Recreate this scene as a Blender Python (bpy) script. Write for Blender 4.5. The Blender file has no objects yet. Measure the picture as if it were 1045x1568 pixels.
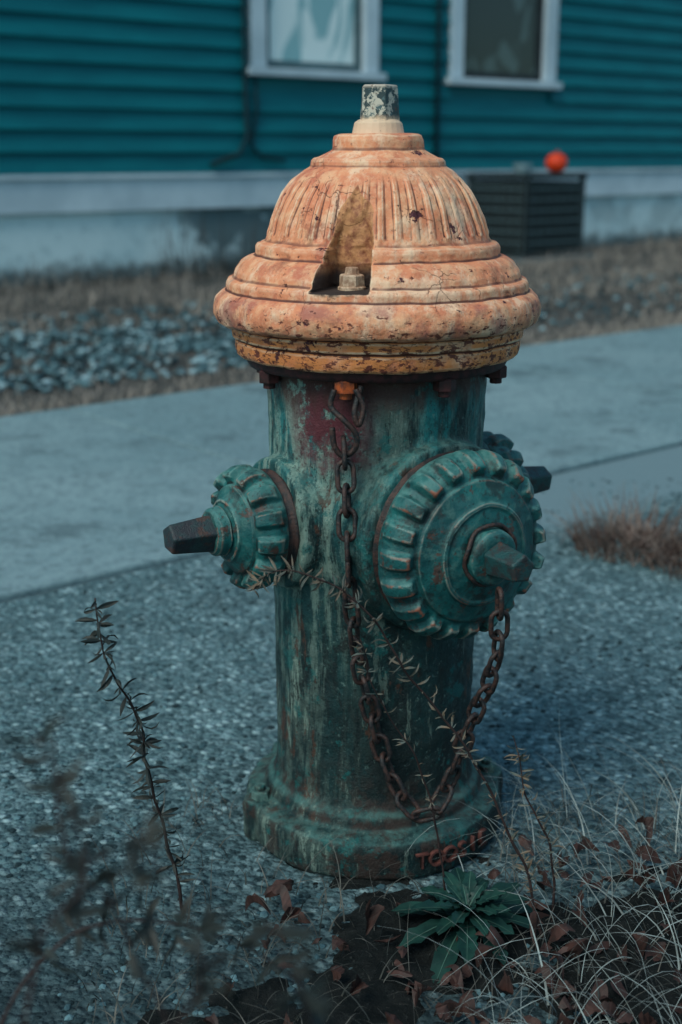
import bpy, bmesh, math, random
from mathutils import Vector, Matrix, Euler, noise as mn
random.seed(7)
R=math.radians
sc=bpy.context.scene
sc.view_settings.view_transform='Standard'
sc.view_settings.look='None'
sc.view_settings.exposure=0
SITE=R(39.57)
HX,HY=.035,1.25

# ------------------------------------------------------------ materials
class M:
    def __init__(s,name,rough=.7,spec=.35):
        s.m=bpy.data.materials.new(name); s.m.use_nodes=True
        s.nt=s.m.node_tree; s.b=s.nt.nodes['Principled BSDF']
        s.b.inputs['Roughness'].default_value=rough
        s.b.inputs['Specular IOR Level'].default_value=spec
        s.tc=s.nt.nodes.new('ShaderNodeTexCoord'); s.geo=None
    def n(s,t): return s.nt.nodes.new(t)
    def put(s,sock,v):
        if v is None: return
        if isinstance(v,bpy.types.NodeSocket): s.nt.links.new(v,sock)
        elif isinstance(v,(tuple,list)) and len(v)==3 and sock.type=='RGBA': sock.default_value=(*v,1)
        else: sock.default_value=v
    def G(s):
        if not s.geo: s.geo=s.n('ShaderNodeNewGeometry')
        return s.geo
    def attr(s,name):
        k=s.n('ShaderNodeAttribute'); k.attribute_name=name; return k.outputs['Fac']
    def vec(s,sv,src='Object'):
        mp=s.n('ShaderNodeMapping'); mp.inputs['Scale'].default_value=sv
        s.nt.links.new(s.tc.outputs[src],mp.inputs[0]); return mp.outputs[0]
    def noise(s,scale,detail=6,rough=.6,sv=(1,1,1),dist=0,off=0):
        k=s.n('ShaderNodeTexNoise'); k.inputs['Scale'].default_value=scale
        k.inputs['Detail'].default_value=detail; k.inputs['Roughness'].default_value=rough
        k.inputs['Distortion'].default_value=dist
        mp=s.n('ShaderNodeMapping'); mp.inputs['Scale'].default_value=sv; mp.inputs['Location'].default_value=(off,off*.7,off*1.3)
        s.nt.links.new(s.tc.outputs['Object'],mp.inputs[0]); s.nt.links.new(mp.outputs[0],k.inputs['Vector'])
        return k.outputs['Fac']
    def vor(s,scale,feat='F1',out='Distance',sv=(1,1,1),rnd=1):
        k=s.n('ShaderNodeTexVoronoi'); k.feature=feat; k.inputs['Scale'].default_value=scale
        k.inputs['Randomness'].default_value=rnd
        s.nt.links.new(s.vec(sv),k.inputs['Vector']); return k.outputs[out]
    def rng(s,x,a,b,c=0.,d=1.):
        k=s.n('ShaderNodeMapRange'); k.interpolation_type='SMOOTHSTEP'
        s.put(k.inputs[0],x)
        for i,v in enumerate((a,b,c,d)): k.inputs[i+1].default_value=v
        return k.outputs[0]
    def mix(s,f,a,b,mode='MIX'):
        k=s.n('ShaderNodeMix'); k.data_type='RGBA'; k.blend_type=mode
        s.put(k.inputs[0],f); s.put(k.inputs[6],a); s.put(k.inputs[7],b); return k.outputs[2]
    def mth(s,op,a,b=None):
        k=s.n('ShaderNodeMath'); k.operation=op; s.put(k.inputs[0],a)
        if b is not None: s.put(k.inputs[1],b)
        return k.outputs[0]
    def mul(s,a,b): return s.mth('MULTIPLY',a,b)
    def xyz(s,src='Object'):
        k=s.n('ShaderNodeSeparateXYZ')
        s.nt.links.new(s.G().outputs['Normal'] if src=='Normal' else s.tc.outputs[src],k.inputs[0]); return k.outputs
    def bump(s,h,strength=.5,dist=.002,prev=None):
        k=s.n('ShaderNodeBump'); k.inputs['Strength'].default_value=strength; k.inputs['Distance'].default_value=dist
        s.put(k.inputs['Height'],h)
        if prev: s.nt.links.new(prev,k.inputs['Normal'])
        return k.outputs[0]
    def fin(s,col,nrm=None,rough=None):
        s.put(s.b.inputs['Base Color'],col)
        if nrm: s.nt.links.new(nrm,s.b.inputs['Normal'])
        if rough is not None: s.put(s.b.inputs['Roughness'],rough)
        return s.m

def m_bonnet():
    g=M('bonnet_paint',.62,.35)
    big=g.noise(14,5); med=g.noise(60,6,.65,off=3); fine=g.noise(380,5,.7); streak=g.noise(26,6,.65,sv=(1,1,.28),off=5)
    z=g.xyz()[2]
    c=g.mix(g.rng(big,.35,.65),(.86,.34,.17),(.76,.25,.125))
    c=g.mix(g.rng(streak,.48,.66,0,.7),c,(.54,.14,.085))
    c=g.mix(g.rng(med,.47,.63,0,.75),c,(.90,.49,.28))
    c=g.mix(g.rng(g.noise(24,7,.75,sv=(1,1,.5),off=33),.50,.62,0,.75),c,(.95,.65,.44))
    c=g.mix(g.rng(fine,.5,.75,0,.35),c,(.97,.70,.46))
    rb=g.mul(g.mul(g.rng(z,.540,.548),g.rng(z,.580,.568)),g.rng(g.noise(20,6,.7,off=51),.46,.60,0,.75))
    c=g.mix(rb,c,(.38,.11,.09))
    yl=g.mul(g.rng(z,.546,.538),g.rng(med,.35,.6,.2,.85))
    c=g.mix(yl,c,(.82,.25,.06))
    pt=g.G().outputs['Pointiness']
    c=g.mix(g.mul(g.rng(pt,.508,.545,0,.85),g.rng(med,.35,.55,.3,1.)),c,(.97,.70,.48))
    c=g.mix(g.rng(pt,.494,.462,0,.95),c,(.10,.035,.028))  # creases darkened in the paint colour, as ambient occlusion
    sn=g.noise(17,7,.75,sv=(1,1,.7),off=91)
    c=g.mix(g.rng(sn,.57,.67,0,.65),c,(.26,.08,.05))
    ch=g.noise(42,7,.72,off=9); chm=g.rng(ch,.635,.655)
    c=g.mix(chm,c,(.10,.028,.036))
    ch2=g.noise(95,6,.7,sv=(1,1,2.2),off=19)
    low=g.rng(z,.59,.53,0,.13)
    c2=g.rng(g.mth('ADD',ch2,low),.655,.685,0,.95)
    c=g.mix(c2,c,(.14,.035,.025))
    c=g.mix(g.rng(g.noise(210,3,.6,off=61),.64,.70,0,.6),c,(.24,.08,.055))
    cr=g.n('ShaderNodeTexVoronoi'); cr.feature='DISTANCE_TO_EDGE'; cr.inputs['Scale'].default_value=30
    mpn=g.n('ShaderNodeTexNoise'); mpn.inputs['Scale'].default_value=30; mpn.inputs['Detail'].default_value=5
    g.nt.links.new(g.tc.outputs['Object'],mpn.inputs['Vector'])
    va=g.n('ShaderNodeVectorMath'); va.operation='MULTIPLY_ADD'; g.nt.links.new(mpn.outputs['Color'],va.inputs[0]); va.inputs[1].default_value=(.05,.05,.05); g.nt.links.new(g.tc.outputs['Object'],va.inputs[2])
    g.nt.links.new(va.outputs[0],cr.inputs['Vector'])
    crm=g.mul(g.rng(cr.outputs['Distance'],.016,.004),g.rng(big,.52,.60,0,.65))
    c=g.mix(crm,c,(.20,.06,.045))
    no=g.mth('ADD',g.attr('notch'),g.mul(g.mth('SUBTRACT',med,.5),.9))
    nm=g.rng(no,.35,.6)
    oc=g.mix(g.rng(g.noise(120,6,.7,off=71),.4,.65),(.62,.28,.12),(.30,.10,.05))
    oc=g.mix(g.rng(z,.612,.594),oc,(.035,.02,.016))
    c=g.mix(nm,c,oc)
    n1=g.bump(g.mth('SUBTRACT',g.mth('SUBTRACT',g.mul(med,.9),g.mul(chm,.5)),g.mul(crm,.6)),1.,.003)
    n2=g.bump(fine,.5,.001,n1)
    return g.fin(c,n2,g.rng(med,.3,.7,.5,.8))
def m_barrel():
    g=M('barrel_paint',.5,.4)
    st=g.noise(30,7,.7,sv=(1,1,.2)); st2=g.noise(70,7,.75,sv=(1,1,.13),off=4); big=g.noise(7,4,off=2); med=g.noise(50,8,.75,off=8); fine=g.noise(420,4,.7); pit=g.noise(150,6,.75,off=55)
    mot=g.noise(26,8,.78,sv=(1,1,.5),off=22)
    x,y,z=g.xyz()[0:3]
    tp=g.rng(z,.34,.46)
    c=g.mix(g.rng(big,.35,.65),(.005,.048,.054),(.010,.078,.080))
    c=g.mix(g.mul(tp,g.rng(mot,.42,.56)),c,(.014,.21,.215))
    c=g.mix(g.rng(st,.45,.56,0,.85),c,(.005,.016,.018))
    lf=g.rng(x,.01,-.09,.0,1.)
    a=g.mul(g.rng(st2,.45,.55),g.mth('ADD',g.mul(lf,.85),g.mul(tp,.30)))
    c=g.mix(a,c,(.25,.37,.315))
    c=g.mix(g.mul(g.rng(med,.54,.61),.5),c,(.065,.16,.14))
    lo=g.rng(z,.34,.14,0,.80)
    c=g.mix(g.mul(lo,g.rng(med,.25,.6,.5,1.)),c,(.006,.013,.014))  # lower barrel darkened: grime and shadow both painted into the colour
    c=g.mix(g.mul(g.rng(st2,.575,.62),g.mth('ADD',g.mul(lf,.4),.45)),c,(.22,.30,.25))
    c=g.mix(g.mul(g.rng(g.noise(22,7,.75,off=14),.55,.60),.75),c,(.006,.125,.122))
    c=g.mix(g.rng(mot,.58,.63,0,.85),c,(.007,.011,.011))
    c=g.mix(g.rng(pit,.57,.62,0,.7),c,(.007,.013,.013)); c=g.mix(g.rng(pit,.41,.35,0,.45),c,(.18,.29,.26))
    rx=g.rng(g.mth('ABSOLUTE',g.mth('ADD',x,.044)),.052,.018); rz=g.rng(g.mth('ADD',z,g.mul(med,.16)),.475,.535)
    rr=g.mul(g.mul(rx,rz),g.rng(med,.38,.46))
    c=g.mix(rr,c,(.125,.026,.036))
    rt=g.mul(g.rng(g.mth('ADD',z,g.mul(st2,.07)),.500,.530),g.rng(med,.36,.48,0,.9)); c=g.mix(rt,c,(.080,.028,.024))
    rs=g.rng(g.noise(26,8,.78,sv=(1,1,.4),off=31),.585,.625,0,.85); c=g.mix(rs,c,(.085,.036,.022))
    rb=g.mul(g.rng(z,.13,.05),g.rng(g.noise(40,7,.7,off=37),.47,.56,0,.8)); c=g.mix(rb,c,(.045,.025,.02))
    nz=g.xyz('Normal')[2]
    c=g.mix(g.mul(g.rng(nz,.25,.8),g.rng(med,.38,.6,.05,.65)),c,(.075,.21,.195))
    pt=g.G().outputs['Pointiness']
    c=g.mix(g.mul(g.rng(pt,.515,.56,0,.7),g.rng(mot,.45,.55)),c,(.14,.27,.24)); c=g.mix(g.rng(pt,.484,.44,0,.95),c,(.005,.008,.008))
    n1=g.bump(g.mth('ADD',g.mth('ADD',med,g.mul(st2,.4)),mot),.95,.0032); n2=g.bump(g.mth('ADD',fine,pit),.65,.0014,n1)
    return g.fin(c,n2,g.rng(med,.3,.7,.36,.7))
def m_cap():
    g=M('cap_paint',.42,.45)
    big=g.noise(18,5); med=g.noise(70,7,.7,off=5); fine=g.noise(450,4,.7)
    c=g.mix(g.rng(big,.35,.65),(.007,.070,.075),(.011,.135,.130))
    c=g.mix(g.rng(med,.50,.62,0,.7),c,(.055,.15,.135))
    c=g.mix(g.rng(g.noise(38,7,.75,off=15),.50,.59,0,.8),c,(.018,.030,.030))
    pt=g.G().outputs['Pointiness']
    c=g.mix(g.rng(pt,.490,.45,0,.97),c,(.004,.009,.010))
    e=g.mul(g.rng(pt,.512,.54),g.rng(g.noise(40,5,.7,off=11),.46,.53))
    c=g.mix(g.mul(e,.85),c,(.32,.10,.055))
    e2=g.mul(g.rng(pt,.51,.54),g.rng(g.noise(30,5,.7,off=21),.45,.55))
    c=g.mix(g.mul(e2,.65),c,(.18,.34,.31))
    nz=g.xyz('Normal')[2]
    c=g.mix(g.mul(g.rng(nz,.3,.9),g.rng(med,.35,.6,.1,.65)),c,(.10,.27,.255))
    c=g.mix(g.rng(g.noise(50,7,.75,off=41),.58,.62,0,.85),c,(.085,.036,.026))
    c=g.mix(g.rng(g.noise(160,6,.75,off=45),.59,.64,0,.75),c,(.008,.014,.014))
    n1=g.bump(med,.8,.0026); n2=g.bump(fine,.45,.0009,n1)
    return g.fin(c,n2,g.rng(med,.3,.7,.32,.65))
def m_iron(name='chain_iron',c1=(.012,.013,.015),c2=(.065,.030,.024),rough=.55,sc1=120):
    g=M(name,rough,.5); a=g.noise(sc1,6,.72); b=g.noise(500,4); r=g.noise(sc1*.7,6,.75,off=8)
    c=g.mix(g.rng(a,.42,.60),c1,c2); c=g.mix(g.rng(r,.57,.62,0,.8),c,(.075,.034,.026))
    return g.fin(c,g.bump(g.mth('ADD',a,b),.7,.0012))
def m_nut():
    g=M('operating_nut_paint',.5,.45); a=g.noise(60,6,.7,off=2); b=g.noise(160,6,.7,off=4)
    c=g.mix(g.rng(a,.50,.54),(.025,.05,.055),(.60,.55,.45)); c=g.mix(g.rng(b,.54,.60),c,(.07,.13,.14))
    z=g.xyz()[2]
    c=g.mix(g.rng(g.mth('ADD',z,g.mul(b,.012)),.742,.735),c,(.80,.56,.38))
    c=g.mix(g.rng(z,.758,.761,0,.7),c,(.6,.5,.4))
    c=g.mix(g.rng(g.noise(90,6,.7,off=44),.60,.65,0,.8),c,(.12,.05,.035))
    return g.fin(c,g.bump(a,.8,.0012))
def m_simple(name,col,col2=None,scale=30,rough=.8,bs=.3,bd=.002,spec=.3):
    g=M(name,rough,spec); a=g.noise(scale,6,.65)
    c=g.mix(g.rng(a,.35,.65),col,col2 or tuple(v*.7 for v in col))
    return g.fin(c,g.bump(a,bs,bd))
def m_aggregate():
    g=M('exposed_aggregate',.8,.3)
    def sep(o):
        k=g.n('ShaderNodeSeparateColor'); g.nt.links.new(o,k.inputs[0]); return k.outputs[0]
    d=g.vor(86); cr=sep(g.vor(86,out='Color')); d2=g.vor(180); cr2=sep(g.vor(180,out='Color'))
    med=g.noise(9,5,.65,off=4); fine=g.noise(300,4,.7); pat=g.noise(34,6,.75,off=6)
    st=g.mix(g.rng(cr,.0,.55),(.020,.050,.060),(.125,.235,.262)); st=g.mix(g.rng(cr,.62,.95),st,(.36,.53,.565))
    sm2=g.mix(cr2,(.030,.066,.077),(.18,.30,.33))
    c=g.mix(g.rng(d,.55,.36),sm2,st)
    c=g.mix(g.rng(pat,.46,.60,0,.45),c,(.038,.082,.094))
    c=g.mix(g.rng(g.noise(50,5,.7,off=16),.55,.64,0,.5),c,(.30,.455,.49))
    c=g.mix(g.rng(med,.5,.7,0,.4),c,(.035,.068,.076))
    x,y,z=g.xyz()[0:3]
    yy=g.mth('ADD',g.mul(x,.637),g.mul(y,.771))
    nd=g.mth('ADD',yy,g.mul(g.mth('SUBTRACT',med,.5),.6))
    c=g.mix(g.rng(nd,1.40,.75,0,.86),c,(.006,.014,.018))  # near pavement darkened: damp plus lens vignette painted into the colour
    sm=g.mul(g.rng(g.mth('ADD',y,g.mul(med,.12)),1.58,1.66),g.rng(x,1.6,1.9))
    c=g.mix(sm,c,g.mix(g.rng(fine,.3,.7),(.125,.20,.225),(.19,.275,.305)))
    h=g.mth('ADD',g.mth('ADD',g.mul(g.rng(d,.6,.15),g.rng(cr,0,1,.3,1)),g.mul(g.rng(d2,.6,.2),.35)),g.mul(fine,.25))
    return g.fin(c,g.bump(g.mul(h,g.rng(sm,0,1,1,.1)),.9,.005))
def m_concrete():
    g=M('sidewalk_concrete',.88,.2)
    big=g.noise(1.3,6,.6); med=g.noise(14,6,.7); fine=g.noise(120,5,.8); sp=g.noise(50,5,.75,off=5)
    c=g.mix(g.rng(big,.35,.68),(.150,.250,.280),(.225,.335,.365))
    c=g.mix(g.rng(med,.45,.7,0,.6),c,(.105,.175,.20))
    c=g.mix(g.rng(fine,.48,.60,0,.55),c,(.32,.44,.47))
    c=g.mix(g.rng(sp,.53,.60,0,.55),c,(.085,.14,.16))
    c=g.mix(g.rng(g.noise(4,7,.75,off=8),.54,.63,0,.65),c,(.085,.135,.155))
    c=g.mix(g.rng(g.vor(3.1),.035,.025,0,.8),c,(.03,.035,.038))
    return g.fin(c,g.bump(g.mth('ADD',fine,med),.6,.004))
def m_dirt():
    g=M('verge_dirt',.95,.15)
    a=g.noise(5,8,.7); b=g.noise(60,6,.7)
    c=g.mix(g.rng(a,.35,.65),(.045,.052,.052),(.11,.105,.098)); c=g.mix(g.rng(b,.55,.7,0,.6),c,(.22,.205,.185))
    return g.fin(c,g.bump(g.mth('ADD',a,b),.7,.02))
def m_soil():
    g=M('dark_soil',.95,.15); a=g.noise(40,8,.7); b=g.noise(230,6,.7)
    c=g.mix(g.rng(a,.35,.65),(.006,.010,.011),(.02,.023,.023)); c=g.mix(g.rng(b,.58,.68,0,.6),c,(.08,.085,.08))  # dark soil, lowered further to put lens vignette into its colour
    return g.fin(c,g.bump(g.mth('ADD',a,b),.9,.006))
def m_siding():
    g=M('teal_siding_paint',.5,.25)
    a=g.noise(2,5,.6,sv=(1,1,6)); b=g.noise(30,5,.6,sv=(.2,1,3))
    c=g.mix(g.rng(a,.3,.7),(.001,.135,.170),(.002,.185,.220)); c=g.mix(g.rng(b,.5,.75,0,.35),c,(.002,.085,.105))
    return g.fin(c,g.bump(b,.2,.003))
def m_white(name='white_trim_paint',c1=(.68,.79,.86),c2=(.52,.63,.70)):
    g=M(name,.55,.3); a=g.noise(3,6,.6); b=g.noise(40,5)
    return g.fin(g.mix(g.rng(a,.35,.7),c1,c2),g.bump(b,.15,.002))
def m_found():
    g=M('foundation_render',.85,.25)
    a=g.noise(1.7,7,.65); b=g.noise(12,6,.7); x,y,z=g.xyz()[0:3]
    c=g.mix(g.rng(a,.35,.55),(.54,.72,.77),(.72,.87,.90))
    c=g.mix(g.rng(b,.52,.66,0,.5),c,(.36,.52,.57))
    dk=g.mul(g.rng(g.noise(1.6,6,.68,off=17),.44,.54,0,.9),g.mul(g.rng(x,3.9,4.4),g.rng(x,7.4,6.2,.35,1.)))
    c=g.mix(dk,c,(.07,.115,.13))  # dark stains together with plant shadows painted into the wall colour
    c=g.mix(g.rng(g.noise(5,7,.75,off=2),.60,.66,0,.6),c,(.18,.27,.30))
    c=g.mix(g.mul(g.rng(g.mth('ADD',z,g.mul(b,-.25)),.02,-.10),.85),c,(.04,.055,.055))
    return g.fin(c,g.bump(g.mth('ADD',a,b),.5,.01))
def m_glass(name,c1,c2,thr=.5):
    g=M(name,.06,.6); a=g.noise(2.6,3,.5,dist=1.2,sv=(1.4,1,.8))
    g.fin(g.mix(g.rng(a,thr-.04,thr+.05),c1,c2)); return g.m
def m_leaf(name,c1,c2,scale=60,rough=.6):
    g=M(name,rough,.3); a=g.noise(scale,4)
    oi=g.noise(9,3,off=7)
    c=g.mix(g.rng(a,.35,.65),c1,c2); c=g.mix(g.rng(oi,.4,.6,0,.5),c,tuple(v*.5 for v in c1))
    return g.fin(c,g.bump(a,.3,.001))

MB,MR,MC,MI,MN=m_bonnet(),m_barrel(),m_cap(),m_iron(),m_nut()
MRED=m_simple('rusty_red_metal',(.085,.025,.026),(.03,.016,.016),120,.6,.6,.001)
MLET=m_simple('letter_rust',(.16,.055,.045),(.07,.03,.026),120,.6,.6,.001)
MORG=m_simple('orange_rust_metal',(.60,.12,.03),(.12,.04,.03),110,.6,.6,.001)
MCREAM=m_simple('cream_bolt_paint',(.70,.50,.35),(.34,.19,.12),150,.6,.6,.001)

# ------------------------------------------------------------ mesh helpers
def mkobj(name,verts,faces,mat=None,smooth=False,parent=None):
    me=bpy.data.meshes.new(name); me.from_pydata(verts,[],faces)
    if smooth: me.polygons.foreach_set('use_smooth',[True]*len(me.polygons))
    o=bpy.data.objects.new(name,me); bpy.context.collection.objects.link(o)
    if mat: me.materials.append(mat)
    if parent: o.parent=parent
    return o
def empty(name,loc=(0,0,0),rz=0):
    e=bpy.data.objects.new(name,None); bpy.context.collection.objects.link(e); e.location=loc; e.rotation_euler=(0,0,rz); e.empty_display_size=.1
    return e
def resample(prof,step):
    out=[prof[0]]
    for (r0,z0),(r1,z1) in zip(prof,prof[1:]):
        L=math.hypot(r1-r0,z1-z0); k=max(1,int(round(L/step)))
        for i in range(1,k+1): t=i/k; out.append((r0+(r1-r0)*t,z0+(z1-z0)*t))
    return out
def chaikin(prof,it=1,q=.2):
    for _ in range(it):
        o=[prof[0]]
        for a,b in zip(prof,prof[1:]):
            o.append((a[0]*(1-q)+b[0]*q,a[1]*(1-q)+b[1]*q)); o.append((a[0]*q+b[0]*(1-q),a[1]*q+b[1]*(1-q)))
        o.append(prof[-1]); prof=o
    return prof
def lathe(name,prof,seg,mat,fn=None,parent=None,smooth=True):
    vs=[];fs=[]
    n=len(prof)
    for i,(r,z) in enumerate(prof):
        for j in range(seg):
            a=2*math.pi*j/seg
            rr,zz=(fn(r,z,a,i) if fn else (r,z))
            vs.append((rr*math.sin(a),-rr*math.cos(a),zz))
    for i in range(n-1):
        for j in range(seg):
            k=(j+1)%seg; fs.append((i*seg+j,i*seg+k,(i+1)*seg+k,(i+1)*seg+j))
    return mkobj(name,vs,fs,mat,smooth,parent)
def box(bm,x0,x1,y0,y1,z0,z1):
    vs=[bm.verts.new(p) for p in ((x0,y0,z0),(x1,y0,z0),(x1,y1,z0),(x0,y1,z0),(x0,y0,z1),(x1,y0,z1),(x1,y1,z1),(x0,y1,z1))]
    for f in ((0,3,2,1),(4,5,6,7),(0,1,5,4),(1,2,6,5),(2,3,7,6),(3,0,4,7)): bm.faces.new([vs[i] for i in f])
def boxes(name,lst,mat,parent=None,bevel=0):
    bm=bmesh.new()
    for b in lst: box(bm,*b)
    if bevel: bmesh.ops.bevel(bm,geom=bm.edges[:],offset=bevel,segments=2,affect='EDGES',profile=.5)
    me=bpy.data.meshes.new(name); bm.to_mesh(me); bm.free()
    o=bpy.data.objects.new(name,me); bpy.context.collection.objects.link(o); me.materials.append(mat)
    if parent: o.parent=parent
    return o
def tube_geo(pts,rad,seg=8,closed=False):
    pts=[Vector(p) for p in pts]; n=len(pts); vs=[];fs=[]; prevN=None
    for i,p in enumerate(pts):
        if closed: t=(pts[(i+1)%n]-pts[i-1])
        else: t=(pts[min(i+1,n-1)]-pts[max(i-1,0)])
        t.normalize()
        if prevN is None:
            u=t.cross(Vector((0,0,1)))
            if u.length<.1: u=t.cross(Vector((0,1,0)))
        else: u=prevN-t*prevN.dot(t)
        u.normalize(); prevN=u; w=t.cross(u)
        r=rad[i] if isinstance(rad,(list,tuple)) else rad
        for j in range(seg):
            a=2*math.pi*j/seg; vs.append(tuple(p+u*math.cos(a)*r+w*math.sin(a)*r))
    for i in range(n if closed else n-1):
        i2=(i+1)%n
        for j in range(seg):
            k=(j+1)%seg; fs.append((i*seg+j,i*seg+k,i2*seg+k,i2*seg+j))
    if not closed:
        fs.append(tuple(range(seg))[::-1]); fs.append(tuple((n-1)*seg+j for j in range(seg)))
    return vs,fs
class Acc:
    def __init__(s): s.v=[];s.f=[]
    def add(s,vs,fs,mt=None):
        o=len(s.v)
        s.v+= [tuple(mt@Vector(p)) for p in vs] if mt else list(vs)
        s.f+=[tuple(i+o for i in f) for f in fs]
    def obj(s,name,mat,smooth=True,parent=None): return mkobj(name,s.v,s.f,mat,smooth,parent)
def spline(pts,n):
    P=[Vector(p) for p in pts]; P=[2*P[0]-P[1]]+P+[2*P[-1]-P[-2]]; out=[]
    for i in range(1,len(P)-2):
        a,b,c,d=P[i-1:i+3]
        for k in range(n):
            t=k/n; out.append(.5*((2*b)+(c-a)*t+(2*a-5*b+4*c-d)*t*t+(3*b-a-3*c+d)*t**3))
    out.append(P[-2]); return out
def prism_geo(n,r0,r1,z0,z1,rot=0,bev=.12):
    prof=[(r0*(1-bev*.5),z0),(r0,z0+(z1-z0)*.06),(r1,z1-(z1-z0)*bev),(r1*(1-bev),z1)]
    vs=[];fs=[]
    for r,z in prof:
        for j in range(n):
            a=rot+2*math.pi*j/n; vs.append((r*math.sin(a),-r*math.cos(a),z))
    for i in range(len(prof)-1):
        for j in range(n):
            k=(j+1)%n; fs.append((i*n+j,i*n+k,(i+1)*n+k,(i+1)*n+j))
    fs.append(tuple(range(n))[::-1]); fs.append(tuple(3*n+j for j in range(n)))
    return vs,fs
sstep=lambda e0,e1,x:(lambda t:t*t*(3-2*t))(max(0,min(1,(x-e0)/(e1-e0))))

# ------------------------------------------------------------ HYDRANT
hyd=empty('fire_hydrant',(HX,HY,0))
prof=[(.110,.535),(.130,.528),(.1315,.5145),(.1345,.5125),(.1375,.5150),(.1390,.5200),(.1388,.5270),(.1372,.5285),(.1372,.5300),(.1415,.5310),(.1422,.5395),(.1400,.5415),(.1410,.5430),(.150,.5430),(.1555,.546),(.1585,.553),(.1585,.561),(.1560,.5685),
 (.1505,.5735),(.1462,.5750),(.1460,.582),(.1445,.5845),(.1390,.5870),(.1375,.5930),(.1345,.5965),(.1310,.6015),(.1240,.6060),(.1185,.6070),(.1175,.6085),(.1172,.6150),(.1150,.6185),(.1085,.6205),(.1068,.6225),
 (.1050,.628),(.1010,.640),(.0960,.652),(.0890,.665),(.0800,.6765),(.0705,.6850),(.0655,.6880),(.0640,.6895),(.0635,.6935),(.0610,.6960),(.0560,.6970),(.0500,.7000),(.0440,.7035),(.0430,.7055),(.0430,.7120),(.0410,.7165),(.0370,.7180),(.022,.7185),(.0005,.7185)]
prof=resample(chaikin(prof,1,.15),.00125)
PH0=R(-14.5)
notchv=[]
def fb(r,z,a,i):
    if a>math.pi: a-=2*math.pi
    if .6235<z<.6865:
        amp=.0024*sstep(.6235,.629,z)*(1-sstep(.668,.6865,z))
        w=math.cos(40*a+.35*math.sin(5*a)); r+=amp*(sstep(-.1,.85,w)-.45)*(1+.8*mn.noise(Vector((a*6,z*20,0))))
    p=Vector((r*math.sin(a)*22,-r*math.cos(a)*22,z*22))
    r+= .0014*mn.noise(p)+.0010*mn.noise(p*4)-.0026*max(0,mn.noise(p*2.2+Vector((3,1,4)))-.38); z2=z+.0009*mn.noise(p*2+Vector((7,7,7)))
    nv=0.
    if z>.575 and z<.69 and r>.05:
        d=(a-PH0)*min(r,.115)-.0005
        hwL=.0225-.0085*sstep(.604,.650,z)-.014*sstep(.648,.676,z); hwR=.0200-.003*sstep(.615,.650,z)-.017*sstep(.648,.676,z)
        e=min(hwR-d,d+hwL)+.0012*mn.noise(p*2.5)
        if z>.5838 and e>0:
            rc=.0945+.0012*mn.noise(p*5)
            edge=.0012+.006*sstep(.615,.65,z)
            k=sstep(0,edge,e)
            rc=min(rc,r-.0018)
            r=r*(1-k)+rc*k
        nv=sstep(-.004,.003,e) if z>.583 else .5*sstep(-.004,.003,e)*sstep(.575,.583,z)
        if z>.665: nv*=1-.6*sstep(.665,.69,z)
    notchv.append(nv)
    return r,z2
bon=lathe('bonnet',prof,720,MB,fb,hyd)
at=bon.data.attributes.new('notch','FLOAT','POINT'); at.data.foreach_set('value',notchv)
A=Acc(); ra=.1085; mt=Matrix.Translation((ra*math.sin(PH0+R(1)),-ra*math.cos(PH0+R(1)),0))
A.add(*prism_geo(6,.0115,.0112,.5865,.5975,.3),mt); A.add(*prism_geo(14,.0128,.0128,.578,.5872,0),mt); A.add(*prism_geo(10,.0068,.006,.597,.6035,0),mt)
A.obj('notch_bolt',MCREAM,False,hyd)
A=Acc(); A.add(*prism_geo(5,.0205,.0182,.728,.762,.35,.05))
A.add(*prism_geo(24,.0250,.0225,.716,.7315,0,.2))
o=A.obj('operating_nut',MN,False,hyd); bv=o.modifiers.new('b','BEVEL'); bv.width=.0010; bv.segments=2
lathe('bonnet_flange',[(.10,.500),(.126,.503),(.128,.507),(.128,.529),(.0,.530)],96,MRED,None,hyd)
for k in range(8):
    a=R(-15+45*k); A=Acc(); mt=Matrix.Translation((.1185*math.sin(a),-.1185*math.cos(a),0))
    A.add(*prism_geo(6,.0105,.0105,.4925,.5045,a),mt); A.add(*prism_geo(10,.006,.006,.487,.494,0),mt)
    A.obj('flange_bolt_%d'%(k+1),MORG if k==0 else MRED,False,hyd)
bm=bmesh.new()
def addrev(bm,prof,seg,mt):
    rows=[]
    for r,z in prof:
        if r<1e-6: rows.append([bm.verts.new(mt@Vector((0,0,z)))])
        else: rows.append([bm.verts.new(mt@Vector((r*math.sin(2*math.pi*j/seg),-r*math.cos(2*math.pi*j/seg),z))) for j in range(seg)])
    for a,b in zip(rows,rows[1:]):
        for j in range(seg):
            k=(j+1)%seg
            if len(a)==1: bm.faces.new((a[0],b[k],b[j]))
            elif len(b)==1: bm.faces.new((a[j],a[k],b[0]))
            else: bm.faces.new((a[j],a[k],b[k],b[j]))
def nozM(az,z):
    d=Vector((math.sin(az),-math.cos(az),0)); return Matrix.Translation((0,0,z))@d.to_track_quat('Z','Y').to_matrix().to_4x4()
addrev(bm,[(0,-.04),(.112,-.04),(.118,.0),(.131,.004),(.1365,.009),(.1370,.040),(.1345,.0465),(.126,.0490),(.1165,.0500),(.1145,.058),(.1125,.063),(.1065,.067),(.1035,.078),(.1025,.12),(.1045,.27),(.1065,.40),(.1075,.46),(.1085,.502),(.0,.505)],128,Matrix())
PUM,LEF,RIG=R(33),R(-59),R(121)
addrev(bm,[(0,0),(.104,0),(.104,.045),(.098,.075),(.0935,.100),(.0925,.115),(.0900,.1185),(0,.119)],96,nozM(PUM,.350))
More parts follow.
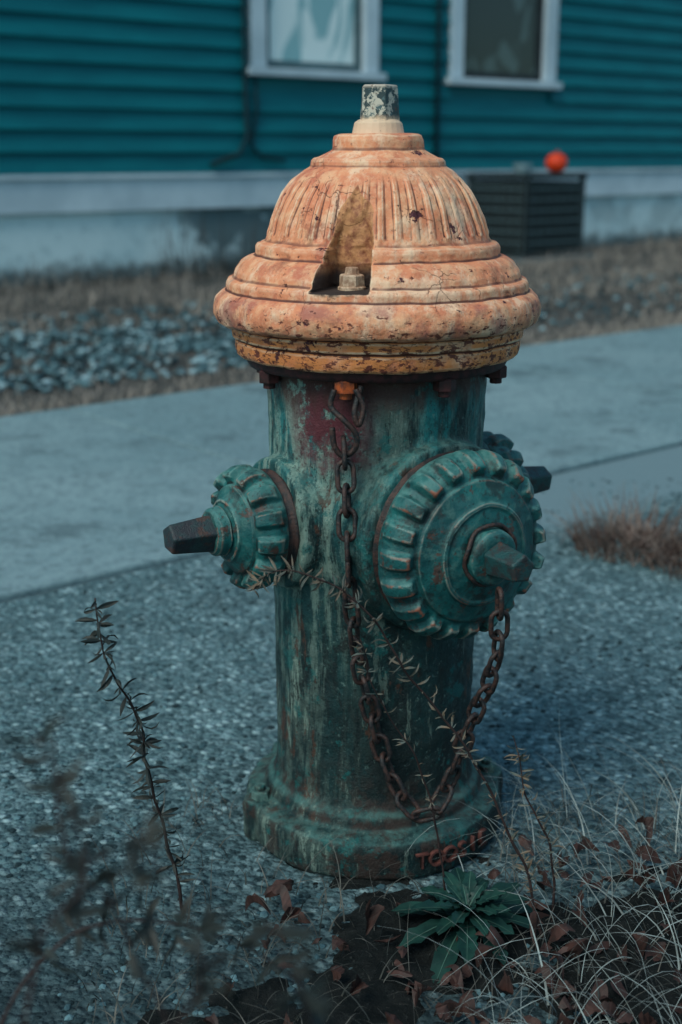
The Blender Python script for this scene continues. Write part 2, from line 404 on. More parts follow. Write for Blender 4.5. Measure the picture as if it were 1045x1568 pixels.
for az in (LEF,RIG):
    addrev(bm,[(0,0),(.080,0),(.080,.060),(.071,.088),(.0655,.102),(.0640,.116),(.062,.1185),(0,.119)],80,nozM(az,.355))
for aa in (-72,100,160,-130):
    a=R(aa); addrev(bm,[(0,.004),(.017,.004),(.018,.010),(.018,.042),(.016,.049),(0,.050)],24,Matrix.Translation((.127*math.sin(a),-.127*math.cos(a),0)))
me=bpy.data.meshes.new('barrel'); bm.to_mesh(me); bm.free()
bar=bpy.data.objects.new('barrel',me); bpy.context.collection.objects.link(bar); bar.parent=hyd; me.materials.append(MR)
rm=bar.modifiers.new('rm','REMESH'); rm.mode='VOXEL'; rm.voxel_size=.0021; rm.use_smooth_shade=True
sm=bar.modifiers.new('sm','SMOOTH'); sm.iterations=5; sm.factor=.6
tx=bpy.data.textures.new('cast','CLOUDS'); tx.noise_scale=.03; tx.noise_depth=3
dm=bar.modifiers.new('d','DISPLACE'); dm.texture=tx; dm.strength=.0040; dm.texture_coords='LOCAL'
for k,aa in enumerate((-72,100,160,-130)):
    a=R(aa); A=Acc(); mt=Matrix.Translation((.1265*math.sin(a),-.1265*math.cos(a),0))
    A.add(*prism_geo(6,.0120,.0110,.047,.057,a),mt); A.add(*prism_geo(10,.006,.006,.055,.062,0),mt)
    A.obj('base_bolt_%d'%(k+1),MR,False,hyd)
MI2=m_iron('nut_iron',(.024,.028,.036),(.020,.048,.052),.55,75)
MI3=m_iron('nut_painted_iron',(.012,.065,.068),(.028,.028,.03),.5,75)
def cap(name,az,z,R0,L0,N,nutL,parent,hub=.024,nm=None,nr=.0185):
    s=R0/.088; ks=.6+.4*s
    P=[(0,0),(.078,0),(.084,.001),(.0865,.004),(.0868,.015),(.0850,.021),(.0780,.030),(.0700,.0350),(.0672,.0360),(.0660,.0385),(.0640,.0395),(.0600,.0410),(.0485,.0465),(.0475,.0495),(.0445,.0505),(.0425,.0495),(.0400,.0500),(.0330,.0525)]
    P=[(r*s,zz*ks) for r,zz in P]; zt=P[-1][1]
    P+=[(hub+.003,zt+.001),(hub+.002,zt+.003),(hub+.0015,zt+.010),(hub-.001,zt+.0125),(.0195,zt+.0135),(.0005,zt+.0135)]
    P=resample(chaikin(P,1,.15),.0013)
    def f(r,zz,a,i):
        zs=zz/ks; rs=r/s
        w=math.cos(N*a+.3*math.sin(3*a)); lug=sstep(-.85,.45,w)
        m=sstep(.005,.010,zs)*sstep(.0690,.0750,rs)*(1 if zs<.037 else 0)
        q=Vector((r*math.sin(a)*40,r*math.cos(a)*40,zz*40+az*5))
        if m>0:
            v=1+.6*mn.noise(q*.6)
            r+=.0032*m*lug*v*(1 if s>.8 else 1.4); zz+=.0062*m*lug*v*sstep(.004,.016,zs)
        r+=.0012*mn.noise(q)*min(1,r/.02); zz+=.0010*mn.noise(q+Vector((9,9,9)))+.0006*mn.noise(q*3)
        return r,zz
    mw=nozM(az,z)@Matrix.Translation((0,0,L0))
    o=lathe(name,P,480,MC,f,parent); o.matrix_local=mw
    A=Acc(); A.add(*prism_geo(5,nr,nr*.80,zt+.010,zt+.0135+nutL,.5,.06))
    n=A.obj(name+'_nut',nm or MI2,False,parent); n.matrix_local=mw
    bv=n.modifiers.new('b','BEVEL'); bv.width=.0018; bv.segments=3
    g=lathe(name+'_nozzle_ring',[(0,-.012),(.0835*s,-.012),(.0835*s,-.0065),(.080*s,-.006),(.080*s,.001)],96,MI,None,parent); g.matrix_local=mw
    return zt
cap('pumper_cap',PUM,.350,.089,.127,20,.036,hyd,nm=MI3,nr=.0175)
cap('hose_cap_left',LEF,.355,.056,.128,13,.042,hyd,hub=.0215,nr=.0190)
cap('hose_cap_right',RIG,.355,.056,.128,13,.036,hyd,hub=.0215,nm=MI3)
for i,ch in enumerate('TOOSIE'):
    cu=bpy.data.curves.new('ch','FONT'); cu.body=ch; cu.size=.024; cu.extrude=.0022; cu.align_x='CENTER'
    t=bpy.data.objects.new('base_letter_%d'%(i+1),cu); bpy.context.collection.objects.link(t)
    a=R(19+i*6.6); t.parent=hyd; t.location=(.1385*math.sin(a),-.1385*math.cos(a),.0190); t.rotation_euler=(R(90),0,a); cu.materials.append(MLET)
def link_geo(L,W,rw):
    pts=[];h=(L-W)/2
    for k in range(9): a=math.pi*k/8; pts.append((W/2*math.cos(a),0,h+W/2*math.sin(a)))
    for k in range(9): a=math.pi+math.pi*k/8; pts.append((W/2*math.cos(a),0,-h+W/2*math.sin(a)))
    return tube_geo(pts,rw,8,True)
def chain(name,path,L,W,rw,parent,tw0=.3):
    pts=spline(path,40); A=Acc(); pitch=L-2*rw*1.15-.0012
    cum=[0]
    for a,b in zip(pts,pts[1:]): cum.append(cum[-1]+(b-a).length)
    n=int(cum[-1]/pitch); idx=0
    for k in range(n+1):
        s=k*pitch
        while idx<len(cum)-2 and cum[idx+1]<s: idx+=1
        t=(s-cum[idx])/max(1e-6,cum[idx+1]-cum[idx]); p=pts[idx].lerp(pts[idx+1],t)
        d=(pts[min(idx+3,len(pts)-1)]-pts[max(idx-3,0)]).normalized()
        q=d.to_track_quat('Z','X').to_matrix().to_4x4()
        tw=(math.pi/2 if k%2 else 0)+tw0+random.uniform(-.25,.25)
        A.add(*link_geo(L,W,rw),Matrix.Translation(p)@q@Matrix.Rotation(tw,4,'Z'))
    return A.obj(name,MI,True,parent)
def H(x,y,z): return (x-HX,y-HY,z)
chain('cap_chain',[H(.003,1.131,.438),H(.005,1.122,.40),H(.006,1.112,.35),H(.009,1.114,.30),H(.015,1.128,.245),H(.028,1.135,.184),H(.045,1.136,.122),H(.066,1.130,.082),H(.088,1.126,.076),H(.108,1.136,.108),H(.124,1.124,.171),H(.137,1.102,.222),H(.143,1.084,.268),H(.142,1.076,.318)],.0285,.0150,.0024,hyd)
A=Acc()
A.add(*tube_geo(spline([H(.018,1.128,.500),H(.012,1.121,.478),H(.016,1.121,.466),H(.020,1.122,.482),H(.013,1.123,.498)],8),.0026,8))
A.add(*tube_geo(spline([H(-.006,1.127,.497),H(-.009,1.126,.482),H(.003,1.121,.470),H(.013,1.122,.458),H(.013,1.124,.444),H(.002,1.128,.436),H(-.006,1.128,.445),H(-.008,1.128,.462)],8),.0027,8))
A.obj('chain_hook',MI,True,hyd)
A=Acc()
hm=nozM(PUM,.350)@Matrix.Translation((0,0,.183)); pts=[(.0285*math.cos(2*math.pi*k/32),.0285*math.sin(2*math.pi*k/32)+.0015,.002*math.sin(k)) for k in range(32)]
A.add(*tube_geo(pts,.0021,8,True),hm); A.obj('chain_ring',MI,True,hyd)

# ------------------------------------------------------------ GROUND
gr=mkobj('ground',[(-80,-60,0),(80,-60,0),(80,120,0),(-80,120,0)],[(0,1,2,3)],m_dirt())
site=lambda a,w:Vector((a*math.cos(SITE)-w*math.sin(SITE),a*math.sin(SITE)+w*math.cos(SITE),0))
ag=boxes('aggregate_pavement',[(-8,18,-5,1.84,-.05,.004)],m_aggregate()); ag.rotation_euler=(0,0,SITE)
sl=[]; a=-7.35
while a<18: sl.append((a+.004,a+1.496,1.852,3.21,-.06,.014)); a+=1.5
sw=boxes('sidewalk',sl,m_concrete(),None,.006); sw.rotation_euler=(0,0,SITE)
ico=bmesh.new(); bmesh.ops.create_icosphere(ico,subdivisions=1,radius=1); IV=[v.co.copy() for v in ico.verts]; IF=[tuple(v.index for v in f.verts) for f in ico.faces]; ico.free()
def stones(name,n,posf,r0,r1,mats,parent=None,flat=.6):
    accs=[Acc() for _ in mats]
    for _ in range(n):
        p=posf()
        if p is None: continue
        s=random.uniform(r0,r1)*random.choice((1,1,.7)); rot=Euler((random.random()*6,random.random()*6,random.random()*6)).to_matrix().to_4x4()
        ds=[random.uniform(.75,1.2) for _ in IV]
        mt=Matrix.Translation(p)@Matrix.Diagonal((s,s,s*flat,1))@rot
        A=random.choice(accs); A.add([v*d for v,d in zip(IV,ds)],IF,mt)
    allv=Acc(); mi=[]
    for i,A in enumerate(accs):
        mi+= [i]*len(A.f); allv.add(A.v,A.f)
    o=mkobj(name,allv.v,allv.f,None,False,parent)
    for m in mats: o.data.materials.append(m)
    o.data.polygons.foreach_set('material_index',mi)
    return o
gm=[m_simple('stone_blue_grey',(.055,.125,.152),(.032,.07,.086),80),m_simple('stone_pale',(.36,.52,.57),(.24,.36,.40),80),m_simple('stone_dark',(.018,.042,.050),(.011,.026,.032),80),m_simple('stone_mid',(.13,.245,.28),(.08,.15,.17),80)]
def pn():
    y=.75+2.0*random.random()**1.4; x=random.uniform(-.36,.36)*(y*.96+.2)*1.1
    if math.hypot(x-HX,y-HY)<.135: return None
    w=-x*math.sin(SITE)+y*math.cos(SITE)
    if w>1.83: return None
    if mn.noise(Vector((x*5,y*5,2)))<-.1 : return None
    return Vector((x,y,.0045))
stones('loose_pebbles',6000,pn,.002,.0052,[gm[0],gm[2],gm[2],gm[3],gm[0],gm[2],gm[0],gm[3]])
def pg():
    a=random.uniform(.2,6.5); w=random.uniform(3.5,5.25)
    nz=mn.noise(Vector((a*1.3,w*1.3,0))); nz2=mn.noise(Vector((a*4,w*4,5)))
    if a>3.4+nz*1.2+(w-4)*.6 and random.random()<.9: return None
    if w>4.8+nz*.4 and random.random()<.75: return None
    if nz2>.22 and random.random()<.7: return None
    p=site(a,w); p.z=.004+random.random()*.010; return p
stones('gravel_bed',11500,pg,.008,.020,[gm[0],gm[1],gm[2],gm[3],gm[0],gm[2],gm[3]],None,.65)
def maskf(x,y):
    v=0
    for cx,cy,rx,ry,k in ((HX+.01,1.21,.19,.16,1),(.33,.98,.27,.25,1.1),(.10,1.02,.20,.14,1),(-.03,.90,.19,.14,.9)):
        d=((x-cx)/rx)**2+((y-cy)/ry)**2; v=max(v,k*(1-d))
    return v
nx=170;vs=[];fs=[]
for i in range(nx+1):
    for j in range(nx+1):
        x=-.45+1.2*i/nx; y=.55+1.0*j/nx; m=maskf(x,y); p=Vector((x*14,y*14,0))
        z=-.014+.028*max(-.3,min(m,.9))+.010*mn.noise(p)+.008*mn.noise(p*3)+.003*mn.noise(p*9)
        if math.hypot(x-HX,y-HY)<.17: z=min(z,.008)
        vs.append((x,y,min(z,.03)))
for i in range(nx):
    for j in range(nx): a0=i*(nx+1)+j; fs.append((a0,a0+nx+1,a0+nx+2,a0+1))
mkobj('soil_patch',vs,fs,m_soil(),True)

# ------------------------------------------------------------ GRASS, LEAVES
def blades(name,items,mat,seg=5):
    A=Acc()
    for p,h,w,ld,la in items:
        d=Vector((math.cos(ld),math.sin(ld),0)); fa=random.random()*math.pi; sd=Vector((math.cos(fa),math.sin(fa),0)); vs=[];fs=[]
        th0=la*.3; pos=Vector(p); kk=random.uniform(-.8,.8)
        for k in range(seg+1):
            t=k/seg; th=th0+la*t; ww=w*(1-t*.9)
            vs+= [tuple(pos-sd*ww/2),tuple(pos+sd*ww/2)]
            dd=Vector((d.x*math.cos(kk*t)-d.y*math.sin(kk*t),d.x*math.sin(kk*t)+d.y*math.cos(kk*t),0))
            pos=pos+(Vector((0,0,1))*math.cos(th)+dd*math.sin(th))*(h/seg)
            pos.z=max(pos.z,.012)
        for k in range(seg): fs.append((2*k,2*k+1,2*k+3,2*k+2))
        A.add(vs,fs)
    return A.obj(name,mat,False)
straw=m_leaf('dry_grass_straw',(.42,.37,.32),(.24,.21,.19),40,.8)
strawp=m_leaf('pale_straw',(.42,.49,.475),(.18,.20,.19),40,.8)
it=[]
for _ in range(13000):
    a=random.uniform(0,11); w=random.uniform(4.6,6.5); nz=mn.noise(Vector((a*1.6,w*1.6,3)))
    if nz<-.05 and random.random()<.7: continue
    if 6.5<a<7.15 and w>5.95: continue
    k=1.6 if w>6.25 else 1
    p=site(a,w); it.append((p,random.uniform(.03,.08)*k*(1+nz),.006,random.random()*6.28,random.uniform(.4,1.5)))
for _ in range(5500):
    a=random.uniform(0,9); w=3.2+abs(random.gauss(0,.13)); p=site(a,w); it.append((p,random.uniform(.02,.06),.005,random.random()*6.28,random.uniform(.6,1.6)))
for _ in range(2500):
    a=random.uniform(0,6); w=random.uniform(3.3,5); p=site(a,w)
    if mn.noise(Vector((a*4,w*4,5)))<.15: continue
    it.append((p,random.uniform(.03,.06),.005,random.random()*6.28,random.uniform(.6,1.6)))
for _ in range(6000):
    a=random.uniform(3.4,10); w=random.uniform(3.3,5); p=site(a,w)
    if mn.noise(Vector((a*1.5,w*1.5,8)))<-.02: continue
    it.append((p,random.uniform(.03,.08),.006,random.random()*6.28,random.uniform(.5,1.6)))
blades('dry_lawn_grass',it,straw,4)
def tuft(name,c,n,rad,h0,h1,mat,w=.003):
    it=[]
    for _ in range(n):
        a=random.random()*6.28; r=rad*random.random()**.6
        it.append(((c[0]+r*math.cos(a),c[1]+r*math.sin(a),.002),random.uniform(h0,h1),w,a+random.uniform(-.9,.9),random.uniform(.4,1.9)))
    return blades(name,it,mat,6)
brownt=m_leaf('brown_tuft',(.10,.055,.045),(.28,.22,.19),50,.8)
tuft('grass_tuft',(.53,2.22),480,.10,.04,.12,brownt,.004)
tuft('grass_tuft',(.63,2.12),300,.10,.03,.10,brownt,.004)
it=[]
for _ in range(560):
    x=random.uniform(.12,.50); y=random.uniform(.76,1.27)
    if math.hypot(x-HX,y-HY)<.15 or maskf(x,y)<-.12 or math.hypot(x-.108,y-1.037)<.085: continue
    it.append(((x,y,.008),random.uniform(.05,.18),random.uniform(.0009,.0022),random.uniform(1.2,5.2),random.uniform(1.2,2.3)))
blades('long_dry_grass',it,strawp,8)
it=[]
for _ in range(1300):
    x=random.uniform(-.22,.50); y=random.uniform(.74,1.3)
    if maskf(x,y)<-.05 or math.hypot(x-.108,y-1.037)<.05 or math.hypot(x-HX,y-HY)<.155: continue
    it.append(((x,y,.008),random.uniform(.02,.09),random.uniform(.0008,.0020),random.random()*6.28,random.uniform(.9,2.3)))
blades('matted_grass',it,m_leaf('dark_grass',(.05,.058,.055),(.17,.16,.14),40,.8),6)
def leafgeo(L,W,curl,n=6,cup=.25,jag=0):
    vs=[];fs=[]
    for k in range(n+1):
        t=k/n; w=W*math.sin(math.pi*min(1,t*.94+.03))**.8*(1-.25*t)*.5; y=L*t; z=curl*L*math.sin(math.pi*t*.8)
        j1=1+random.uniform(-jag,jag); j2=1+random.uniform(-jag,jag)
        vs+=[(-w*j1,y,z+w*cup*2*j2),(0,y,z),(w*j2,y,z+w*cup*2*j1)]
    for k in range(n):
        b=3*k; fs+=[(b,b+1,b+4,b+3),(b+1,b+2,b+5,b+4)]
    return vs,fs
A=Acc()
for _ in range(250):
    if random.random()<.85: x=random.uniform(.05,.47); y=random.uniform(.78,1.16)
    else: x=random.uniform(-.1,.2); y=random.uniform(.78,1.1)
    if maskf(x,y)<-.02 or math.hypot(x-HX,y-HY)<.18 or math.hypot(x-.108,y-1.03)<.05: continue
    A.add(*leafgeo(random.uniform(.012,.032),random.uniform(.008,.018),random.uniform(-.3,.7),7,random.uniform(-1.,1.2),.35),Matrix.Translation((x,y,random.uniform(.014,.026)))@Euler((random.uniform(-.5,.6),random.uniform(-.8,.8),random.random()*6.28)).to_matrix().to_4x4())
A.obj('fallen_leaves',m_leaf('dead_leaf',(.075,.035,.029),(.032,.020,.018),90,.6),False)
RC=(.116,1.025); A=Acc(); B=Acc()
for k in range(36):
    a=k*2.399+.3; t=k/35; L=.078-.054*t; tilt=R(6+56*t)
    mt=Matrix.Translation((RC[0],RC[1],.022+.010*t))@Matrix.Rotation(a,4,'Z')@Matrix.Rotation(tilt,4,'X')
    n=10; vs=[];fs=[]; mv=[];mf=[]; L*=random.uniform(.82,1.15)
    for i in range(n+1):
        s=i/n; w=L*.36*(s**.9)*(1-s**5)**.8*.5+.0015; y=L*s; z=-L*.35*s*s
        rf=.0020*math.sin(i*2.3+k); w*=1+.16*math.sin(i*2.9+k*1.7)
        vs+=[(-w,y,z+w*.35+rf),(-w*.5,y,z+.0015),(0,y,z),(w*.5,y,z+.0015),(w,y,z+w*.35-rf)]
        mw=.0009*(1-s*.8); mv+=[(-mw,y,z+.0007),(mw,y,z+.0007)]
    for i in range(n):
        for q in range(4): b=5*i+q; fs.append((b,b+1,b+6,b+5))
        mf.append((2*i,2*i+1,2*i+3,2*i+2))
    A.add(vs,fs,mt); B.add(mv,mf,mt)
ros=empty('rosette_weed')
A.obj('leaves',m_leaf('rosette_leaf',(.007,.036,.031),(.014,.062,.049),70,.5),True,ros); B.obj('midribs',m_simple('midrib',(.06,.14,.11),(.04,.10,.08)),True,ros)
wl=m_leaf('weed_leaf_dark',(.022,.034,.034),(.06,.058,.05),60,.6); wst=m_simple('weed_stem',(.028,.018,.018),(.05,.028,.026),90)
wl2=m_leaf('weed_leaf_tan',(.10,.13,.12),(.22,.15,.10),90,.6)
def weed(name,path,r,nl,L0,L1,mat,t0=.1,up=(.1,.9),asp=.17,cl=0):
    e=empty(name); pts=spline(path,14); n=len(pts)
    for i,p in enumerate(pts): p+=Vector((mn.noise(p*30),mn.noise(p*30+Vector((5,5,5))),0))*.004
    A=Acc(); A.add(*tube_geo(pts,[r*(1-.65*i/n)*(1+.25*mn.noise(pts[i]*300)) for i in range(n)],6)); B=Acc()
    for k in range(nl):
        t=t0+(1-t0)*(k+.5)/nl
        i=min(n-2,int(t*(n-1))); p=pts[i].lerp(pts[i+1],random.random()); d=(pts[i+1]-pts[i]).normalized()
        for q in range(random.choice((1,2,4,7)) if cl else random.choice((3,4,5))):
            v=Vector((random.gauss(0,1),random.gauss(0,1),random.gauss(0,1))); v=(v-d*v.dot(d)).normalized()
            v=(v+d*random.uniform(*up)).normalized(); L=random.uniform(L0,L1)
            m=Matrix.Translation(p)@v.to_track_quat('Y','Z').to_matrix().to_4x4()@Matrix.Rotation(random.random()*6.28,4,'Y')
            B.add(*leafgeo(L,L*asp,random.uniform(-.3,.5),4,.3),m)
    A.obj('stem',wst,True,e); B.obj('leaves',mat,False,e); return e
weed('stalked_weed',[(-.150,1.07,0),(-.163,1.06,.08),(-.174,1.04,.17),(-.18,1.02,.23),(-.198,1.0,.29),(-.206,1.0,.345)],.0019,44,.006,.022,wl,.06,(-.8,.4),.25,1)
weed('trailing_weed',[(.186,1.02,0),(.165,1.02,.08),(.125,1.02,.17),(.09,1.02,.225),(.054,1.01,.275),(.02,1.0,.335),(-.02,1.0,.362),(-.055,1.01,.365),(-.075,1.02,.345)],.0015,62,.006,.016,wl2,.08,(-.2,.9),.2,1)
weed('trailing_weed',[(.10,1.06,.02),(.085,1.05,.12),(.06,1.04,.19),(.030,1.03,.25),(.018,1.02,.30)],.0011,16,.005,.013,wl2,.2,(-.2,.9),.2,1)
weed('stalked_weed',[(.20,1.04,0),(.19,1.03,.09),(.165,1.03,.15),(.155,1.04,.20)],.0014,18,.007,.018,wl2,.2,(-.2,.8),.2,1)
weed('foreground_weed',[(-.03,.52,0),(-.05,.50,.2),(-.095,.50,.36),(-.12,.50,.40),(-.13,.52,.45)],.0015,8,.012,.024,wl,.45,(-.3,.6),.3)
weed('foreground_weed',[(-.02,.46,0),(.0,.44,.2),(-.005,.44,.33),(-.028,.44,.41)],.0015,7,.010,.022,wl,.55,(-.3,.6),.4)
weed('foreground_weed',[(-.22,.6,0),(-.2,.6,.2),(-.15,.62,.28),(-.08,.64,.27),(-.02,.66,.22)],.0014,9,.012,.024,wl,.4,(-.3,.6),.3)
weed('foreground_weed',[(-.12,.45,0),(-.13,.44,.2),(-.125,.44,.38),(-.10,.44,.43),(-.115,.44,.49)],.0014,7,.010,.020,wl,.5,(-.3,.6),.35)
weed('foreground_weed',[(-.05,.42,0),(-.06,.40,.2),(-.065,.40,.36),(-.05,.40,.42),(-.075,.40,.48)],.0012,5,.010,.018,wl,.6,(-.3,.6),.4)
e=Acc()
for _ in range(260):
    a=random.uniform(.6,6.0); w=random.uniform(6.2,6.5); p=site(a,w); h=random.uniform(.10,.34)*(1.25 if 3.9<a<5.4 else .55); q=p+Vector((random.gauss(0,.06),random.gauss(0,.06),h))
    e.add(*tube_geo([p,(p+q)/2+Vector((random.gauss(0,.02),0,0)),q],[.003,.002,.001],4))
e.obj('dead_stalks',m_simple('stalk_brown',(.07,.06,.055),(.04,.035,.03)))

# ------------------------------------------------------------ HOUSE
hs=empty('teal_house',(0,0,0),SITE)
W0=6.58; AX0,AX1=-3.5,13.5; TOP=3.3; DEP=7.5
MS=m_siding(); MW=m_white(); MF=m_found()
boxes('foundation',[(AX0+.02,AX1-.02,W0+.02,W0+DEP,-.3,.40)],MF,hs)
boxes('skirt_board',[(AX0-.01,AX1+.01,W0-.015,W0+.04,.385,.565),(AX0-.02,AX1+.02,W0-.035,W0+.03,.566,.590)],MW,hs,.003)
wins=[(4.71,5.72),(6.37,7.43),(1.2,2.2),(9.9,10.9)]
ZS,ZT=1.20,2.75
A=Acc(); ex=.118; z=.592
def row(x0,x1,z0,z1):
    A.add([(x0,W0-.032,z0),(x1,W0-.032,z0),(x1,W0-.002,z1),(x0,W0-.002,z1),(x0,W0+.0,z0),(x1,W0+.0,z0)],[(0,1,2,3),(4,5,1,0)])
while z<TOP:
    z1=min(z+ex,TOP+.02)
    if z1>ZS-.02 and z<ZT+.05:
        xs=[AX0]+[v for w in sorted(wins) for v in (w[0]+.02,w[1]-.02)]+[AX1]
        for i in range(0,len(xs),2): row(xs[i],xs[i+1],z,z1)
    else: row(AX0,AX1,z,z1)
    z=z1
A.obj('siding',MS,False,hs)
lst=[]
xs=[AX0+.01]+[v for w in sorted(wins) for v in (w[0]+.05,w[1]-.05)]+[AX1-.01]
for i in range(0,len(xs),2): lst.append((xs[i],xs[i+1],W0+.002,W0+.12,.40,TOP))
for w in wins: lst+=[(w[0]+.05,w[1]-.05,W0+.002,W0+.12,.40,ZS-.03),(w[0]+.05,w[1]-.05,W0+.002,W0+.12,ZT,TOP)]
lst+=[(AX0+.01,AX0+.12,W0+.12,W0+DEP,.4,TOP),(AX1-.12,AX1-.01,W0+.12,W0+DEP,.4,TOP),(AX0+.01,AX1-.01,W0+DEP,W0+DEP+.1,.4,TOP)]
boxes('walls',lst,MS,hs)
boxes('corner_boards',[(AX0-.02,AX0+.1,W0-.032,W0+.1,.592,TOP),(AX1-.1,AX1+.02,W0-.032,W0+.1,.592,TOP)],MW,hs,.003)
gl=[m_glass('curtain_reflection_glass',(.30,.55,.60),(.88,.98,.99),.45),m_glass('dark_glass',(.025,.035,.038),(.08,.12,.125),.55)]  # pale curtain and bright reflections painted into the pane colour
for i,(x0,x1) in enumerate(wins):
    boxes('window_casing_%d'%(i+1),[(x0,x0+.115,W0-.045,W0+.05,ZS+.005,ZT),(x1-.115,x1,W0-.045,W0+.05,ZS+.005,ZT),(x0-.03,x1+.03,W0-.055,W0+.05,ZT+.002,ZT+.14),
       (x0-.04,x1+.04,W0-.075,W0+.05,ZS-.045,ZS)],MW,hs,.004)
    boxes('window_sash_%d'%(i+1),[(x0+.117,x0+.165,W0-.005,W0+.03,ZS+.002,ZT-.002),(x1-.165,x1-.117,W0-.005,W0+.03,ZS+.002,ZT-.002),(x0+.167,x1-.167,W0-.005,W0+.03,ZS+.002,ZS+.05),(x0+.167,x1-.167,W0-.005,W0+.03,1.95,1.99)],
       m_simple('sash_%d'%i,(.10,.17,.19) if i!=1 else (.03,.04,.045),None,8),hs,.003)
    boxes('window_glass_%d'%(i+1),[(x0+.16,x1-.16,W0+.012,W0+.02,ZS+.04,ZT-.003)],gl[0 if i in(0,2) else 1],hs)
rv=[(AX0-.5,W0-.25,TOP+.05),(AX1+.5,W0-.25,TOP+.05),(AX1+.5,W0+DEP/2,TOP+2.6),(AX0-.5,W0+DEP/2,TOP+2.6),(AX0-.5,W0+DEP+.25,TOP+.05),(AX1+.5,W0+DEP+.25,TOP+.05)]
ro=mkobj('roof',rv,[(0,1,2,3),(3,2,5,4),(0,3,4),(1,5,2)],m_simple('shingles',(.06,.06,.065),(.035,.035,.04),20),False,hs)
so=ro.modifiers.new('s','SOLIDIFY'); so.thickness=.1
A=Acc()
A.add(*tube_geo([(4.66,W0-.045,3.2),(4.665,W0-.045,2),(4.66,W0-.045,1.1),(4.67,W0-.045,.80),(4.60,W0-.05,.70),(4.4,W0-.05,.64)],.015,8))
A.add(*tube_geo([(4.74,W0-.04,1.15),(4.745,W0-.04,.95),(4.70,W0-.04,.75),(4.78,W0-.045,.68),(4.95,W0-.05,.66)],.010,8))
A.add(*tube_geo([(6.24,W0-.045,3.2),(6.245,W0-.045,2),(6.24,W0-.045,.6)],.016,8))
A.obj('wall_conduits',m_simple('conduit_paint',(.006,.045,.06),(.008,.03,.04)),True,hs)
ac=empty('air_conditioner_unit',(0,0,0),SITE); MA=m_simple('ac_dark_metal',(.03,.045,.05),(.02,.03,.035),20,.5); x0,x1,y0,y1=6.52,7.12,5.95,6.5
boxes('cabinet',[(x0+.02,x1-.02,y0+.02,y1-.02,.06,.52)],m_simple('ac_coil',(.008,.012,.013),(.006,.008,.009),60),ac)
lst=[(x0,x0+.035,y0,y0+.035,.04,.54),(x1-.035,x1,y0,y0+.035,.04,.54),(x0,x0+.035,y1-.035,y1,.04,.54),(x1-.035,x1,y1-.035,y1,.04,.54),(x0-.01,x1+.01,y0-.01,y1+.01,.54,.575),(x0-.01,x1+.01,y0-.01,y1+.01,.02,.04)]
boxes('frame',lst,MA,ac,.004)
lst=[]
for k in range(1,7): zz=.04+k*.5/7; lst.append((x0+.036,x1-.036,y0+.004,y0+.014,zz,zz+.014)); lst.append((x0+.004,x0+.014,y0+.036,y1-.036,zz,zz+.014))
for k in range(1,8): xx=x0+k*.6/8; lst.append((xx,xx+.013,y0+.001,y0+.0035,.041,.539)); yy=y0+k*.55/8; lst.append((x0+.001,x0+.0035,yy,yy+.013,.041,.539))
boxes('grille',lst,m_simple('ac_grille',(.08,.125,.14),(.06,.09,.10),20,.5),ac)
boxes('pad',[(x0-.06,x1+.06,y0-.06,y1+.04,-.05,.018)],m_simple('pad_concrete',(.2,.25,.27)),ac)
def rock(name,c,r,mat,sq=1):
    bm=bmesh.new(); bmesh.ops.create_icosphere(bm,subdivisions=3,radius=r)
    for v in bm.verts: v.co*=1+.25*mn.noise(v.co*14)
    me=bpy.data.meshes.new(name); bm.to_mesh(me); bm.free(); me.polygons.foreach_set('use_smooth',[True]*len(me.polygons)); me.materials.append(mat)
    o=bpy.data.objects.new(name,me); bpy.context.collection.objects.link(o); o.location=c; o.scale=(1,1,sq); return o
PR=.076; profp=[(.0005,-.80),(.35,-.86),(.7,-.68),(.95,-.3),(1,.0),(.94,.35),(.7,.70),(.4,.84),(.15,.78),(.0005,.70)]
def fp(r,z,a,i): return r*(1-.07*abs(math.cos(5*a))**6),z
pk=empty('small_pumpkin'); p=site(7.0,6.12); pk.location=(p.x,p.y,.575+PR*.84)
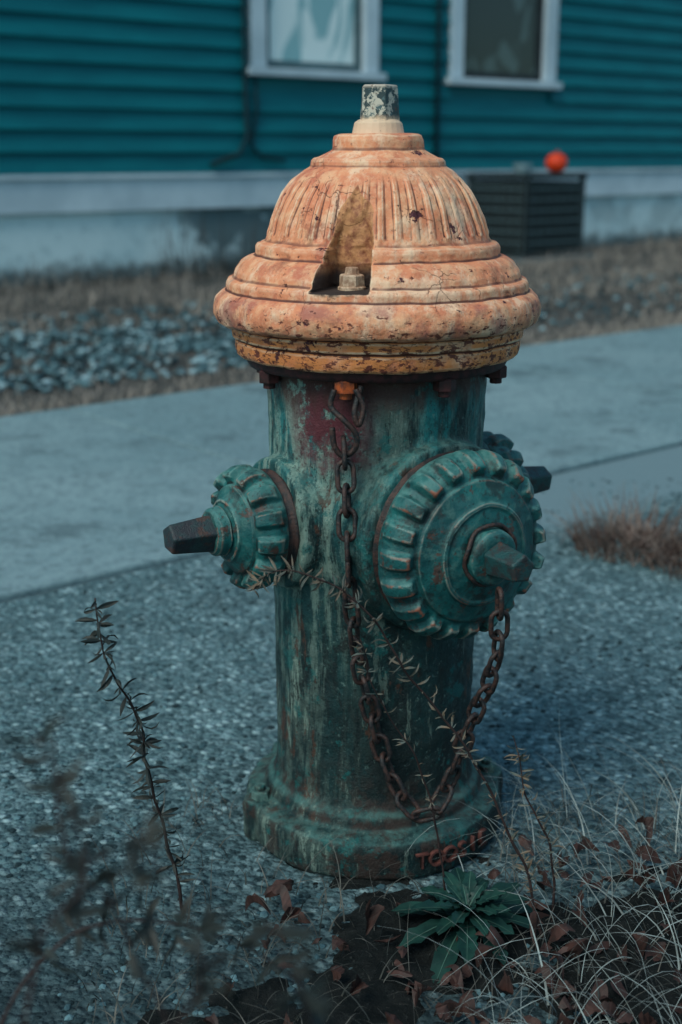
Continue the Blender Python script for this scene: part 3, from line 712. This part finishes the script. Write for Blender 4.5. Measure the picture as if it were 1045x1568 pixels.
lathe('pumpkin_flesh',[(r*PR,z*PR) for r,z in resample(chaikin(profp,2),.06)],80,m_simple('pumpkin_skin',(.85,.065,.015),(.72,.045,.010),20,.4),fp,pk)
A=Acc(); A.add(*tube_geo([(0,0,.050),(.003,0,.072),(.010,0,.086)],[.009,.007,.007],7)); A.obj('stalk',m_simple('pumpkin_stalk',(.60,.07,.02)),True,pk)
p=site(6.66,6.12); tb=lathe('plastic_tub',[(0,0),(.05,0),(.055,.004),(.065,.055),(.07,.06),(.066,.06),(.052,.008),(0,.006)],32,m_simple('tub_plastic',(.45,.62,.68)),None); tb.location=(p.x,p.y,.576)
p=site(8.0,5.6); rock('pale_rock',(p.x,p.y,.02),.06,gm[1],.6)

# ------------------------------------------------------------ LIGHT
w=bpy.data.worlds.new('World'); sc.world=w; w.use_nodes=True; nt=w.node_tree
sky=nt.nodes.new('ShaderNodeTexSky'); sky.sky_type='NISHITA'; sky.sun_disc=False
dv=Vector((-.52,-.66,1.05)).normalized()
sky.sun_elevation=math.asin(dv.z); sky.sun_rotation=math.atan2(dv.x,dv.y)
sky.dust_density=2.0
tint=nt.nodes.new('ShaderNodeMix'); tint.data_type='RGBA'; tint.blend_type='MULTIPLY'; tint.inputs[0].default_value=1; tint.inputs[7].default_value=(.74,1.06,1.02,1)
nt.links.new(sky.outputs[0],tint.inputs[6])
bg=nt.nodes['Background']; bg.inputs[1].default_value=.115
nt.links.new(tint.outputs[2],bg.inputs[0])
L=bpy.data.lights.new('sun','SUN'); L.energy=1.75; L.angle=R(32); L.color=(1,.95,.87)
so=bpy.data.objects.new('sun',L); bpy.context.collection.objects.link(so); so.rotation_euler=dv.to_track_quat('Z','Y').to_euler()

cam=bpy.data.cameras.new('cam'); co=bpy.data.objects.new('camera',cam); bpy.context.collection.objects.link(co)
co.location=(0,0,.70); co.rotation_euler=(R(90-15.7),0,0)
cam.sensor_fit='VERTICAL'; cam.sensor_height=36; cam.lens=44.77; cam.clip_end=500; cam.clip_start=.02
cam.dof.use_dof=True; cam.dof.focus_distance=1.15; cam.dof.aperture_fstop=5.0
sc.camera=co
